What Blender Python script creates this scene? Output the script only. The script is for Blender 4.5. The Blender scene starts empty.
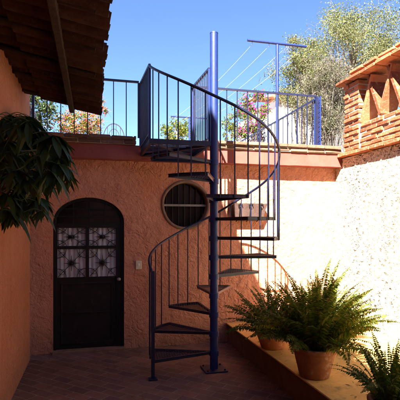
import bpy, math, random
from mathutils import Vector, Matrix
random.seed(7)
PI = math.pi
sc = bpy.context.scene
C = bpy.data.collections.new('courtyard'); sc.collection.children.link(C)

# ------------------------------------------------------------------ helpers
def tag(o, label=None, cat=None, group=None, kind=None):
    if label: o['label'] = label
    if cat: o['category'] = cat
    if group: o['group'] = group
    if kind: o['kind'] = kind
    return o

def thing(name, label, cat, loc=(0, 0, 0), group=None):
    o = bpy.data.objects.new(name, None); C.objects.link(o)
    o.empty_display_size = 0.1
    o.location = loc
    tag(o, label, cat, group)
    return o

class MB:
    """collects geometry in WORLD coordinates; build() makes one object"""
    def __init__(s): s.v = []; s.f = []; s.smooth = []
    def add(s, vs, fs, smooth=False):
        n = len(s.v); s.v.extend([tuple(v) for v in vs])
        for f in fs: s.f.append(tuple(i + n for i in f)); s.smooth.append(smooth)
    def box(s, x0, x1, y0, y1, z0, z1):
        vs = [(x0,y0,z0),(x1,y0,z0),(x1,y1,z0),(x0,y1,z0),(x0,y0,z1),(x1,y0,z1),(x1,y1,z1),(x0,y1,z1)]
        s.add(vs, [(0,3,2,1),(4,5,6,7),(0,1,5,4),(1,2,6,5),(2,3,7,6),(3,0,4,7)])
    def rbox(s, c, size, rot=(0,0,0), jit=0.0, bev=0.0):
        """box with chamfered edges, centred, rotated"""
        from mathutils import Euler
        R = Euler(rot).to_matrix(); hx, hy, hz = size[0]/2, size[1]/2, size[2]/2
        b = min(bev, hx*.9, hy*.9, hz*.9)
        c = Vector(c)
        if b <= 0:
            vs = [(sx*hx, sy*hy, sz*hz) for sz in (-1,1) for sx, sy in ((-1,-1),(1,-1),(1,1),(-1,1))]
            vs = [c + R @ (Vector(v) + Vector([random.uniform(-jit,jit) for _ in range(3)])) for v in vs]
            s.add(vs, [(0,3,2,1),(4,5,6,7),(0,1,5,4),(1,2,6,5),(2,3,7,6),(3,0,4,7)])
            return
        rings = []
        def ring(ix, iy, z): # 8 verts
            return [(-ix+b if 0 else -ix, -iy+b, z), (-ix+b, -iy, z), (ix-b, -iy, z), (ix, -iy+b, z), (ix, iy-b, z), (ix-b, iy, z), (-ix+b, iy, z), (-ix, iy-b, z)]
        vs = ring(hx-b, hy-b, -hz) if min(hx,hy) > 2.2*b else ring(hx-b*.3, hy-b*.3, -hz)
        vs += ring(hx, hy, -hz+b) + ring(hx, hy, hz-b)
        vs += ring(hx-b, hy-b, hz) if min(hx,hy) > 2.2*b else ring(hx-b*.3, hy-b*.3, hz)
        vs = [c + R @ (Vector(v) + Vector([random.uniform(-jit,jit) for _ in range(3)])) for v in vs]
        fs = [tuple(range(7,-1,-1)), tuple(range(24,32))]
        for r in range(3):
            for i in range(8):
                j = (i+1) % 8
                fs.append((r*8+i, r*8+j, r*8+8+j, r*8+8+i))
        s.add(vs, fs)
    def tube(s, pts, r, seg=8, caps=True, smooth=True):
        pts = [Vector(p) for p in pts]; n = len(pts)
        rs = r if isinstance(r, (list, tuple)) else [r]*n
        t0 = (pts[1]-pts[0]).normalized()
        up = Vector((0,0,1)) if abs(t0.z) < .9 else Vector((1,0,0))
        u = t0.cross(up).normalized()
        vs = []
        for i, p in enumerate(pts):
            t = (pts[min(i+1,n-1)] - pts[max(i-1,0)]).normalized()
            u = (u - t*u.dot(t))
            if u.length < 1e-5: u = t.orthogonal()
            u.normalize(); w = t.cross(u)
            for k in range(seg):
                a = 2*PI*(k+.5)/seg
                vs.append(p + (u*math.cos(a) + w*math.sin(a))*rs[i])
        fs = []
        for i in range(n-1):
            for k in range(seg):
                k2 = (k+1) % seg
                fs.append((i*seg+k, i*seg+k2, (i+1)*seg+k2, (i+1)*seg+k))
        s.add(vs, fs, smooth)
        if caps:
            s.add(vs[:seg], [tuple(range(seg-1,-1,-1))]); s.add(vs[-seg:], [tuple(range(seg))])
    def bar(s, a, b, w):   # square bar
        s.tube([a, b], w*.7071, 4, True, False)
    def lathe(s, prof, c, seg=40, wob=0.0):
        vs = []; n = len(prof)
        for (r, z) in prof:
            for k in range(seg):
                a = 2*PI*k/seg
                rr = r*(1+wob*math.sin(3*a+z*20))
                vs.append((c[0]+rr*math.cos(a), c[1]+rr*math.sin(a), c[2]+z))
        fs = []
        for i in range(n-1):
            for k in range(seg):
                k2 = (k+1) % seg
                fs.append((i*seg+k, i*seg+k2, (i+1)*seg+k2, (i+1)*seg+k))
        s.add(vs, fs, True)
    def build(s, name, mat, parent=None, **kw):
        me = bpy.data.meshes.new(name); me.from_pydata(s.v, [], s.f); me.update()
        me.polygons.foreach_set('use_smooth', s.smooth)
        me.materials.append(mat)
        o = bpy.data.objects.new(name, me); C.objects.link(o)
        if parent is not None:
            # root location of the whole chain
            off = Vector((0,0,0)); p = parent
            while p is not None: off += Vector(p.location); p = p.parent
            me.transform(Matrix.Translation(-off)); o.parent = parent
        tag(o, **kw)
        return o

def catmull(pts, n=8):
    pts = [Vector(p) for p in pts]; out = []
    P = [pts[0]*2-pts[1]] + pts + [pts[-1]*2-pts[-2]]
    for i in range(1, len(P)-2):
        for k in range(n):
            t = k/n
            a, b, c, d = P[i-1], P[i], P[i+1], P[i+2]
            out.append(.5*((2*b) + (c-a)*t + (2*a-5*b+4*c-d)*t*t + (3*b-a-3*c+d)*t**3))
    out.append(pts[-1]); return out

# ------------------------------------------------------------------ materials
def newmat(name):
    m = bpy.data.materials.new(name); m.use_nodes = True
    nt = m.node_tree; b = nt.nodes['Principled BSDF']
    return m, nt, b
def N(nt, t, **kw):
    n = nt.nodes.new(t)
    for k, v in kw.items():
        if k in n.inputs: n.inputs[k].default_value = v
        else: setattr(n, k, v)
    return n
def ramp(nt, stops):
    r = nt.nodes.new('ShaderNodeValToRGB'); e = r.color_ramp.elements
    while len(e) < len(stops): e.new(.5)
    for i, (p, c) in enumerate(stops):
        e[i].position = p; e[i].color = (*c, 1) if len(c) == 3 else c
    return r
def L(nt, a, b): nt.links.new(a, b)
def mixc(nt, fac, a, b, mode='MIX'):
    n = nt.nodes.new('ShaderNodeMix'); n.data_type = 'RGBA'; n.blend_type = mode
    for sock, v in ((n.inputs[0], fac), (n.inputs[6], a), (n.inputs[7], b)):
        if hasattr(v, 'is_linked') or hasattr(v, 'links'): L(nt, v, sock)
        elif isinstance(v, (int, float)): sock.default_value = v
        else: sock.default_value = (*v, 1)
    return n.outputs[2]

def stucco(name, c1, c2, cd, scale=1.0, strength=.9, dist=.02, pits=0.0, pitcol=(.2,.15,.1), wear_shade=None):
    m, nt, b = newmat(name)
    tc = N(nt, 'ShaderNodeTexCoord'); mp = N(nt, 'ShaderNodeMapping')
    L(nt, tc.outputs['Object'], mp.inputs[0])
    mp.inputs['Rotation'].default_value = (.3, .7, .2)
    n1 = N(nt, 'ShaderNodeTexNoise', Scale=6.5*scale, Detail=4.0, Roughness=.62, Distortion=.55)
    n2 = N(nt, 'ShaderNodeTexNoise', Scale=34*scale, Detail=4.0, Roughness=.65, Distortion=.6)
    n3 = N(nt, 'ShaderNodeTexNoise', Scale=1.3, Detail=5.0, Roughness=.6)
    n4 = N(nt, 'ShaderNodeTexVoronoi', Scale=17*scale); n4.feature = 'SMOOTH_F1'
    for n in (n1, n2, n3, n4): L(nt, mp.outputs[0], n.inputs['Vector'])
    # trowel ridges: fold the noise
    s1 = N(nt, 'ShaderNodeMath', operation='SUBTRACT'); L(nt, n1.outputs[0], s1.inputs[0]); s1.inputs[1].default_value = .5
    ab = N(nt, 'ShaderNodeMath', operation='ABSOLUTE'); L(nt, s1.outputs[0], ab.inputs[0])
    r1 = N(nt, 'ShaderNodeMapRange'); L(nt, ab.outputs[0], r1.inputs[0]); r1.inputs[1].default_value = 0; r1.inputs[2].default_value = .11
    n6 = N(nt, 'ShaderNodeTexNoise', Scale=1.9, Detail=3.0, Roughness=.5); L(nt, mp.outputs[0], n6.inputs['Vector'])
    pm = N(nt, 'ShaderNodeMapRange'); L(nt, n6.outputs[0], pm.inputs[0]); pm.inputs[1].default_value = .38; pm.inputs[2].default_value = .62; pm.inputs[3].default_value = .12; pm.inputs[4].default_value = .62
    rm = N(nt, 'ShaderNodeMath', operation='MULTIPLY'); L(nt, r1.outputs[0], rm.inputs[0]); L(nt, pm.outputs[0], rm.inputs[1])
    n7 = N(nt, 'ShaderNodeTexNoise', Scale=9.5*scale, Detail=7.0, Roughness=.68, Distortion=.15); L(nt, mp.outputs[0], n7.inputs['Vector'])
    hb = N(nt, 'ShaderNodeMath', operation='MULTIPLY_ADD'); L(nt, n7.outputs[0], hb.inputs[0]); hb.inputs[1].default_value = 2.3; L(nt, rm.outputs[0], hb.inputs[2])
    h = N(nt, 'ShaderNodeMath', operation='MULTIPLY_ADD'); L(nt, n2.outputs[0], h.inputs[0]); h.inputs[1].default_value = .55; L(nt, hb.outputs[0], h.inputs[2])
    h2 = N(nt, 'ShaderNodeMath', operation='MULTIPLY_ADD'); L(nt, n4.outputs[0], h2.inputs[0]); h2.inputs[1].default_value = .5; L(nt, h.outputs[0], h2.inputs[2])
    bp = N(nt, 'ShaderNodeBump', Strength=strength, Distance=dist); L(nt, h2.outputs[0], bp.inputs['Height']); L(nt, bp.outputs[0], b.inputs['Normal'])
    rc = ramp(nt, [(.3, c1), (.65, c2)]); L(nt, n3.outputs[0], rc.inputs[0])
    rd = ramp(nt, [(.0, (1,1,1)), (.22, (0,0,0))]); L(nt, r1.outputs[0], rd.inputs[0])
    fac = N(nt, 'ShaderNodeMath', operation='MULTIPLY'); L(nt, rd.outputs[0], fac.inputs[0]); fac.inputs[1].default_value = .22
    col = mixc(nt, fac.outputs[0], rc.outputs[0], cd)
    # vertical drip stains and faded patches
    ms = N(nt, 'ShaderNodeMapping'); L(nt, tc.outputs['Object'], ms.inputs[0]); ms.inputs['Scale'].default_value = (5, 5, .55)
    ns = N(nt, 'ShaderNodeTexNoise', Scale=1.0, Detail=6.0, Roughness=.65); L(nt, ms.outputs[0], ns.inputs['Vector'])
    rs = ramp(nt, [(.55,(0,0,0)),(.8,(.5,.5,.5))]); L(nt, ns.outputs[0], rs.inputs[0])
    col = mixc(nt, rs.outputs[0], col, cd)
    nf = N(nt, 'ShaderNodeTexNoise', Scale=2.6, Detail=8.0, Roughness=.75); L(nt, tc.outputs['Object'], nf.inputs['Vector'])
    rf = ramp(nt, [(.56,(0,0,0)),(.75,(.4,.4,.4))]); L(nt, nf.outputs[0], rf.inputs[0])
    col = mixc(nt, rf.outputs[0], col, tuple(min(.8, c*1.15+.05) for c in c2))
    if pits > 0:
        n5 = N(nt, 'ShaderNodeTexNoise', Scale=24.0, Detail=4.0, Roughness=.55, Distortion=.9)
        mp2 = N(nt, 'ShaderNodeMapping'); L(nt, tc.outputs['Object'], mp2.inputs[0]); mp2.inputs['Scale'].default_value = (1, .8, 1.7); mp2.inputs['Rotation'].default_value = (.5, 0, 0)
        L(nt, mp2.outputs[0], n5.inputs['Vector'])
        rp = ramp(nt, [(.535, (0,0,0)), (.63, (1,1,1))]); L(nt, n5.outputs[0], rp.inputs[0])
        fp = N(nt, 'ShaderNodeMath', operation='MULTIPLY'); npv = N(nt, 'ShaderNodeTexNoise', Scale=2.0, Detail=4.0); L(nt, tc.outputs['Object'], npv.inputs['Vector'])
        pv = N(nt, 'ShaderNodeMapRange'); L(nt, npv.outputs[0], pv.inputs[0]); pv.inputs[1].default_value = .3; pv.inputs[2].default_value = .65; pv.inputs[3].default_value = .35
        pq = N(nt, 'ShaderNodeMath', operation='MULTIPLY'); L(nt, rp.outputs[0], pq.inputs[0]); L(nt, pv.outputs[0], pq.inputs[1])
        L(nt, pq.outputs[0], fp.inputs[0]); fp.inputs[1].default_value = pits
        col = mixc(nt, fp.outputs[0], col, pitcol)
        bp2 = N(nt, 'ShaderNodeBump', Strength=.8, Distance=.02); bp2.invert = True
        L(nt, rp.outputs[0], bp2.inputs['Height']); L(nt, bp.outputs[0], bp2.inputs['Normal']); L(nt, bp2.outputs[0], b.inputs['Normal'])
    if wear_shade:   # dirt near the floor, with the enclosed courtyard's shade put into the colour
        sx = N(nt, 'ShaderNodeSeparateXYZ'); L(nt, tc.outputs['Object'], sx.inputs[0])
        mr = N(nt, 'ShaderNodeMapRange'); L(nt, sx.outputs[2], mr.inputs[0]); mr.inputs[1].default_value = .45; mr.inputs[2].default_value = .02
        nm = N(nt, 'ShaderNodeTexNoise', Scale=6.0, Detail=6.0, Roughness=.7); L(nt, tc.outputs['Object'], nm.inputs['Vector'])
        mm = N(nt, 'ShaderNodeMath', operation='MULTIPLY'); L(nt, mr.outputs[0], mm.inputs[0]); L(nt, nm.outputs[0], mm.inputs[1])
        col = mixc(nt, mm.outputs[0], col, wear_shade)
    L(nt, col, b.inputs['Base Color']); b.inputs['Roughness'].default_value = .92
    b.inputs['Specular IOR Level'].default_value = .15
    return m

def noisy(name, c1, c2, scale=8, rough=.8, bump=.3, dist=.01, metallic=0, spec=.4, island=0.0, c3=None, scale2=None):
    m, nt, b = newmat(name)
    tc = N(nt, 'ShaderNodeTexCoord')
    n1 = N(nt, 'ShaderNodeTexNoise', Scale=float(scale), Detail=6.0, Roughness=.65); L(nt, tc.outputs['Object'], n1.inputs['Vector'])
    rc = ramp(nt, [(.32, c1), (.68, c2)]); L(nt, n1.outputs[0], rc.inputs[0])
    col = rc.outputs[0]
    if island > 0:
        g = N(nt, 'ShaderNodeNewGeometry')
        mr = N(nt, 'ShaderNodeMapRange'); L(nt, g.outputs['Random Per Island'], mr.inputs[0]); mr.inputs[3].default_value = 1-island; mr.inputs[4].default_value = 1+island
        hv = N(nt, 'ShaderNodeHueSaturation'); L(nt, col, hv.inputs['Color']); L(nt, mr.outputs[0], hv.inputs['Value'])
        col = hv.outputs[0]
    if c3:
        n3 = N(nt, 'ShaderNodeTexNoise', Scale=float(scale2 or 30), Detail=4.0, Roughness=.7); L(nt, tc.outputs['Object'], n3.inputs['Vector'])
        r3 = ramp(nt, [(.56, (0,0,0)), (.7, (1,1,1))]); L(nt, n3.outputs[0], r3.inputs[0])
        col = mixc(nt, r3.outputs[0], col, c3)
    L(nt, col, b.inputs['Base Color'])
    n2 = N(nt, 'ShaderNodeTexNoise', Scale=scale*5.0, Detail=5.0, Roughness=.7); L(nt, tc.outputs['Object'], n2.inputs['Vector'])
    bp = N(nt, 'ShaderNodeBump', Strength=bump, Distance=dist); L(nt, n2.outputs[0], bp.inputs['Height']); L(nt, bp.outputs[0], b.inputs['Normal'])
    mr = N(nt, 'ShaderNodeMapRange'); L(nt, n2.outputs[0], mr.inputs[0]); mr.inputs[3].default_value = max(rough-.12, .05); mr.inputs[4].default_value = min(rough+.12, 1)
    L(nt, mr.outputs[0], b.inputs['Roughness'])
    b.inputs['Metallic'].default_value = metallic; b.inputs['Specular IOR Level'].default_value = spec
    return m

def leafmat(name, stops, transl=.35, rough=.6, spec=.1, tcol=None):
    m, nt, b = newmat(name)
    g = N(nt, 'ShaderNodeNewGeometry'); rc = ramp(nt, stops); L(nt, g.outputs['Random Per Island'], rc.inputs[0])
    L(nt, rc.outputs[0], b.inputs['Base Color']); b.inputs['Roughness'].default_value = rough; b.inputs['Specular IOR Level'].default_value = spec
    tr = N(nt, 'ShaderNodeBsdfTranslucent')
    hv = N(nt, 'ShaderNodeHueSaturation', Saturation=1.1, Value=1.5); L(nt, rc.outputs[0], hv.inputs['Color'])
    L(nt, hv.outputs[0], tr.inputs[0])
    mx = N(nt, 'ShaderNodeMixShader'); mx.inputs[0].default_value = transl
    L(nt, b.outputs[0], mx.inputs[1]); L(nt, tr.outputs[0], mx.inputs[2])
    L(nt, mx.outputs[0], nt.nodes['Material Output'].inputs[0])
    return m

def pavers(name):
    m, nt, b = newmat(name)
    tc = N(nt, 'ShaderNodeTexCoord'); mp = N(nt, 'ShaderNodeMapping'); L(nt, tc.outputs['Object'], mp.inputs[0])
    mp.inputs['Rotation'].default_value = (0, 0, math.radians(45))
    nz = N(nt, 'ShaderNodeTexNoise', Scale=5.0, Detail=3.0); L(nt, tc.outputs['Object'], nz.inputs['Vector'])
    vm = N(nt, 'ShaderNodeVectorMath', operation='MULTIPLY_ADD'); L(nt, nz.outputs['Color'], vm.inputs[0]); vm.inputs[1].default_value = (.012,.012,0); L(nt, mp.outputs[0], vm.inputs[2])
    br = N(nt, 'ShaderNodeTexBrick'); L(nt, vm.outputs[0], br.inputs['Vector'])
    br.inputs['Scale'].default_value = 1.0; br.inputs['Brick Width'].default_value = .24; br.inputs['Row Height'].default_value = .12
    br.inputs['Mortar Size'].default_value = .006; br.inputs['Mortar Smooth'].default_value = .4; br.inputs['Bias'].default_value = -.1
    br.inputs['Color1'].default_value = (.21,.10,.07,1); br.inputs['Color2'].default_value = (.115,.062,.05,1); br.inputs['Mortar'].default_value = (.24,.19,.14,1)
    n1 = N(nt, 'ShaderNodeTexNoise', Scale=2.2, Detail=7.0, Roughness=.7); L(nt, tc.outputs['Object'], n1.inputs['Vector'])
    r1 = ramp(nt, [(.3,(.55,.5,.48)),(.7,(1.15,1.1,1.05))]); L(nt, n1.outputs[0], r1.inputs[0])
    L(nt, mixc(nt, 1.0, br.outputs[0], r1.outputs[0], 'MULTIPLY'), b.inputs['Base Color'])
    n2 = N(nt, 'ShaderNodeTexNoise', Scale=40.0, Detail=5.0, Roughness=.7); L(nt, tc.outputs['Object'], n2.inputs['Vector'])
    hh = N(nt, 'ShaderNodeMath', operation='MULTIPLY_ADD'); L(nt, br.outputs['Fac'], hh.inputs[0]); hh.inputs[1].default_value = -1.0; L(nt, n2.outputs[0], hh.inputs[2])
    bp = N(nt, 'ShaderNodeBump', Strength=.6, Distance=.008); L(nt, hh.outputs[0], bp.inputs['Height']); L(nt, bp.outputs[0], b.inputs['Normal'])
    b.inputs['Roughness'].default_value = .82
    return m

M = {}
M['orange'] = stucco('orange_stucco', (.66,.275,.165), (.78,.365,.245), (.46,.175,.10), strength=1.15, wear_shade=(.30,.17,.12))
M['orange_left'] = stucco('side_stucco', (.50,.19,.10), (.58,.24,.13), (.34,.12,.065), wear_shade=(.30,.17,.12))
M['cream'] = stucco('cream_stucco', (.70,.62,.47), (.78,.72,.58), (.50,.42,.30), scale=1.3, strength=1.0, dist=.025, pits=1.0, pitcol=(.05,.037,.025))
M['fascia'] = noisy('pink_render', (.25,.066,.05), (.31,.087,.067), 4, .85, .35, .01, spec=.2, c3=(.23,.07,.055), scale2=9)
M['brick'] = noisy('brick_clay', (.30,.09,.042), (.42,.165,.08), 7, .92, .8, .014, spec=.1, island=.45, c3=(.38,.29,.21), scale2=22)
M['coping'] = noisy('weathered_brick', (.17,.09,.06), (.27,.16,.105), 9, .92, .8, .012, spec=.1, island=.25, c3=(.09,.07,.06), scale2=20)
M['mortar'] = noisy('lime_mortar', (.42,.36,.29), (.55,.48,.40), 25, .95, .8, .01, spec=.1)
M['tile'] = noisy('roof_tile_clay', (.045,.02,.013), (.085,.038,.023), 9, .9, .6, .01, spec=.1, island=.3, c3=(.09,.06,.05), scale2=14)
M['wood'] = noisy('old_dark_wood', (.035,.022,.015), (.065,.038,.025), 14, .85, .6, .01, spec=.15)
M['blue'] = noisy('blue_gloss_paint', (.005,.018,.11), (.008,.028,.155), 22, .5, .35, .004, spec=.5, c3=(.03,.02,.03), scale2=60)
M['rail'] = noisy('dark_blue_paint', (.006,.008,.028), (.010,.014,.05), 18, .42, .4, .004, spec=.5, c3=(.035,.015,.009), scale2=45)
M['door'] = noisy('black_iron_paint', (.006,.006,.007), (.011,.010,.011), 10, .55, .3, .004, spec=.3)
M['curtain'] = noisy('pale_curtain', (.40,.40,.45), (.58,.57,.62), 5, .9, .2, .01, spec=.1)
M['glass'] = noisy('dark_glass', (.006,.006,.006), (.012,.010,.008), 3, .14, .02, .001, spec=.5)
M['concrete'] = noisy('grey_concrete', (.17,.105,.075), (.26,.165,.12), 12, .9, .5, .01, spec=.15)
M['barmetal'] = noisy('grey_bar_metal', (.20,.18,.16), (.30,.27,.24), 30, .6, .3, .003)
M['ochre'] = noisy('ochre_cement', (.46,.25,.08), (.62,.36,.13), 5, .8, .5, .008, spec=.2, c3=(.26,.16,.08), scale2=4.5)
M['risershade'] = noisy('shade_toned_cement', (.10,.055,.04), (.17,.095,.065), 6, .9, .6, .01, spec=.1)  # ledge side: its shade is put into a darker cement colour
M['terracotta'] = noisy('terracotta', (.42,.15,.06), (.58,.24,.105), 6, .85, .4, .006, spec=.15, c3=(.60,.46,.36), scale2=8)
M['terracotta_old'] = noisy('mossy_terracotta', (.24,.10,.055), (.40,.18,.095), 6, .9, .5, .006, spec=.12, c3=(.48,.38,.30), scale2=7)
M['soil'] = noisy('potting_soil', (.018,.012,.008), (.05,.034,.022), 30, .95, 1, .02, spec=.05)
M['plate'] = noisy('ivory_plastic', (.62,.54,.40), (.68,.60,.46), 10, .5, .1, .002)
M['white'] = noisy('white_paint', (.70,.69,.66), (.80,.79,.76), 6, .7, .2, .003)
M['whitewash'] = noisy('whitewashed_wall', (.66,.64,.60), (.80,.78,.74), 1.5, .9, .4, .01, spec=.1)
M['redroof'] = noisy('far_roof_tile', (.42,.16,.09), (.55,.26,.16), 4, .9, .6, .02, spec=.1, island=.2)
M['plum'] = noisy('pink_stone', (.075,.042,.036), (.11,.066,.055), 12, .9, .5, .01, spec=.1, c3=(.10,.065,.06), scale2=20)
M['terracefloor'] = noisy('terrace_tile', (.30,.15,.10), (.40,.21,.14), 3, .85, .4, .005)
M['earth'] = noisy('dry_earth', (.20,.15,.10), (.30,.23,.15), .6, .95, .6, .03, spec=.05)
M['bark'] = noisy('grey_bark', (.16,.12,.09), (.30,.25,.20), 18, .95, .9, .02, spec=.05)
M['greenstem'] = noisy('green_stem', (.03,.035,.015), (.06,.06,.028), 12, .8, .4, .004, spec=.15)
M['twig'] = noisy('pale_dry_twigs', (.11,.09,.075), (.20,.17,.145), 9, .9, .4, .005, spec=.1)
M['wire'] = noisy('pale_line', (.45,.45,.46), (.6,.6,.6), 10, .5, .1, .001)
M['pavers'] = pavers('courtyard_pavers')
M['door_panel'] = noisy('scuffed_black_paint', (.005,.005,.006), (.012,.011,.011), 4, .5, .4, .006, spec=.3, c3=(.022,.018,.016), scale2=9)
M['housewall'] = stucco('house_plaster', (.58,.36,.24), (.66,.43,.30), (.4,.24,.15))
M['fern'] = leafmat('fern_leaf', [(0,(.035,.06,.010)),(.45,(.075,.10,.016)),(.8,(.14,.15,.026)),(.95,(.22,.19,.04)),(1,(.20,.11,.04))], .5)
M['fern_dark'] = leafmat('fern_leaf_dark', [(0,(.022,.042,.008)),(.6,(.05,.078,.014)),(.93,(.11,.12,.025)),(1,(.16,.09,.03))], .3)
M['umbrella'] = leafmat('umbrella_leaf', [(0,(.015,.030,.010)),(.6,(.032,.058,.016)),(.93,(.06,.085,.022)),(1,(.13,.10,.025))], .18, .5, .3)
M['olive'] = leafmat('pale_tree_leaf', [(0,(.05,.06,.02)),(.4,(.115,.125,.045)),(.8,(.19,.19,.08)),(1,(.27,.25,.14))], .35)
M['yellowgreen'] = leafmat('shrub_leaf', [(0,(.04,.06,.01)),(.5,(.10,.125,.025)),(1,(.22,.22,.04))], .4)
M['bougleaf'] = leafmat('bougainvillea_leaf', [(0,(.04,.08,.015)),(.6,(.10,.15,.03)),(1,(.2,.24,.05))], .35)
M['magenta'] = leafmat('magenta_bract', [(0,(.42,.05,.25)),(.6,(.58,.10,.38)),(1,(.62,.22,.42))], .4)
M['salmon'] = leafmat('salmon_bract', [(0,(.55,.10,.07)),(.5,(.62,.22,.16)),(1,(.68,.42,.34))], .4)
M['silver'] = leafmat('silvery_leaf', [(0,(.05,.055,.03)),(.6,(.12,.12,.07)),(1,(.20,.18,.12))], .3)

# ------------------------------------------------------------------ camera + light
TH = math.radians(14); EYE = 1.65
cam = bpy.data.cameras.new('camera'); co = bpy.data.objects.new('camera', cam); C.objects.link(co)
co.location = (0, 0, EYE); co.rotation_euler = (PI/2, 0, -TH)
cam.sensor_width = 36; cam.lens = 36*430/400; cam.shift_y = .0625; cam.clip_end = 4000; cam.clip_start = .05
sc.camera = co

sd = Vector((.55, 1, -1.14)).normalized()
sun = bpy.data.lights.new('sun', 'SUN'); sun.energy = 5.0; sun.angle = math.radians(.5); sun.color = (1, .95, .85)
so = bpy.data.objects.new('sun', sun); C.objects.link(so); so.rotation_euler = sd.to_track_quat('-Z', 'Y').to_euler(); so.location = (-5, -8, 12)
w = bpy.data.worlds.new('World'); sc.world = w; w.use_nodes = True; nt = w.node_tree
bg = nt.nodes['Background']; sky = nt.nodes.new('ShaderNodeTexSky'); sky.sky_type = 'NISHITA'; sky.sun_disc = False
sky.sun_elevation = math.asin(-sd.z); sky.sun_rotation = math.atan2(-sd.x, -sd.y)
sky.air_density = .72; sky.dust_density = 0; sky.ozone_density = 5; sky.altitude = 2600
L(nt, sky.outputs[0], bg.inputs[0]); bg.inputs[1].default_value = .054
sc.view_settings.view_transform = 'Standard'; sc.view_settings.look = 'None'; sc.view_settings.gamma = 1
sc.view_settings.exposure = 3.0; sc.view_settings.use_curve_mapping = False
sc.render.engine = 'CYCLES'; sc.cycles.max_bounces = 8

# ------------------------------------------------------------------ setting
XL, XR, YB = -.745, 3.55, 5.8
b = MB(); b.box(-600, 600, -600, 600, -.5, -.004); b.build('ground', M['earth'], kind='structure')
b = MB(); b.box(XL, XR, -3.5, YB+.12, -.003, .004); b.build('courtyard_floor', M['pavers'], kind='structure')

# ---- rear building with terrace on top
bld = thing('terrace_house', 'orange stuccoed house wall with arched door and round window under the roof terrace', 'house', (1.4, YB, 0))
DX0, DX1, DSP, DRI = -.497, .406, 1.69, .32
DCX = (DX0+DX1)/2; DHW = (DX1-DX0)/2
WX, WZ, WR = 1.245, 1.925, .325
def cut_wall(name, outer, holes, y0, y1, mat, parent):
    cu = bpy.data.curves.new(name, 'CURVE'); cu.dimensions = '2D'; cu.fill_mode = 'BOTH'; cu.extrude = (y1-y0)/2
    for loop in [outer]+holes:
        sp = cu.splines.new('POLY'); sp.points.add(len(loop)-1)
        for p, (x, z) in zip(sp.points, loop): p.co = (x, z, 0, 1)
        sp.use_cyclic_u = True
    t = bpy.data.objects.new('tmp', cu); C.objects.link(t)
    dg = bpy.context.evaluated_depsgraph_get(); me = bpy.data.meshes.new_from_object(t.evaluated_get(dg))
    bpy.data.objects.remove(t); bpy.data.curves.remove(cu)
    me.transform(Matrix.Translation((0, (y0+y1)/2, 0)) @ Matrix.Rotation(PI/2, 4, 'X'))
    me.name = name; me.materials.clear(); me.materials.append(mat)
    for p in me.polygons: p.use_smooth = False
    me.transform(Matrix.Translation(-Vector(parent.location)))
    o = bpy.data.objects.new(name, me); C.objects.link(o); o.parent = parent
    return o
def archpts(x0, x1, zs, rise, z0=0.0, n=28):
    cx, hw = (x0+x1)/2, (x1-x0)/2
    return [(x0, z0), (x1, z0)] + [(cx+hw*math.cos(PI*k/n), zs+rise*math.sin(PI*k/n)) for k in range(n+1)]
def circ(x, z, r, n=48): return [(x+r*math.cos(2*PI*k/n), z+r*math.sin(2*PI*k/n)) for k in range(n)]
door_hole = [(DX0, .005)] + [(DX1, .005)] + archpts(DX0, DX1, DSP, DRI)[2:]
cut_wall('wall', [(XL-.3, -.1), (XR+.3, -.1), (XR+.3, 2.6), (XL-.3, 2.6)], [door_hole, circ(WX, WZ, WR)], YB, YB+.25, M['orange'], bld)
b = MB()
b.box(XL-.3, XR+.3, 12.0, 12.25, -.1, 2.6); b.box(XL-.3, XL-.05, YB+.252, 11.998, -.1, 2.6); b.box(XR+.05, XR+.3, YB+.252, 11.998, -.1, 2.6)
b.build('side_wall', M['housewall'], bld)
# fascia band with hand-made unevenness (grid front)
def wavy_bar(mb, x0, x1, y0, y1, z0, z1, n, amp):
    vs = []; 
    for i in range(n+1):
        x = x0+(x1-x0)*i/n; d = [amp*random.uniform(-1,1) for _ in range(3)]
        vs += [(x,y1,z0+d[0]*.6),(x,y0+d[1],z0+d[0]),(x,y0+d[1],z1+d[2]),(x,y1,z1+d[2]*.6)]
    fs = [(0,1,2,3),(4*n+3,4*n+2,4*n+1,4*n)]
    for i in range(n):
        for k in range(4):
            k2 = (k+1)%4; fs.append((4*i+k, 4*i+4+k, 4*i+4+k2, 4*i+k2))
    mb.add(vs, fs)
b = MB(); wavy_bar(b, XL-.3, XR-.002, 5.625, 5.797, 2.50, 2.685, 60, .0022); b.build('fascia', M['fascia'], bld)
b = MB(); b.box(XL-.3, XR+.3, 5.80, 12.2, 2.602, 2.66); b.build('terrace_floor', M['terracefloor'], bld)
# brick coping, individual bricks in one mesh part (opening at the landing)
b = MB()
def bricks_row(mb, x0, x1, yc, z, lx, ly, lz, gap=.012, dy=.006, dz=.003):
    x = x0
    while x < x1-.03:
        l = min(lx*random.uniform(.93,1.07), x1-x)
        mb.rbox((x+l/2, yc+random.uniform(-dy,dy), z+random.uniform(-dz,dz)), (l-gap, ly, lz), (random.uniform(-.012,.012), random.uniform(-.008,.008), random.uniform(-.02,.02)), .002, .006)
        x += l
for (a0, a1) in ((XL+.002, .55), (1.36, XR-.01)):
    b = MB()
    bricks_row(b, a0, a1, 5.68, 2.718, .27, .17, .046)
    bricks_row(b, a0+.1, a1, 5.665, 2.772, .29, .20, .046)
    b.build('coping', M['coping'], bld)
b = MB()
for (a0, a1) in ((XL+.01, .54), (1.37, XR-.02)): b.box(a0, a1, 5.605, 5.74, 2.689, 2.788)
b.build('coping_mortar', M['mortar'], bld)

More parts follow.
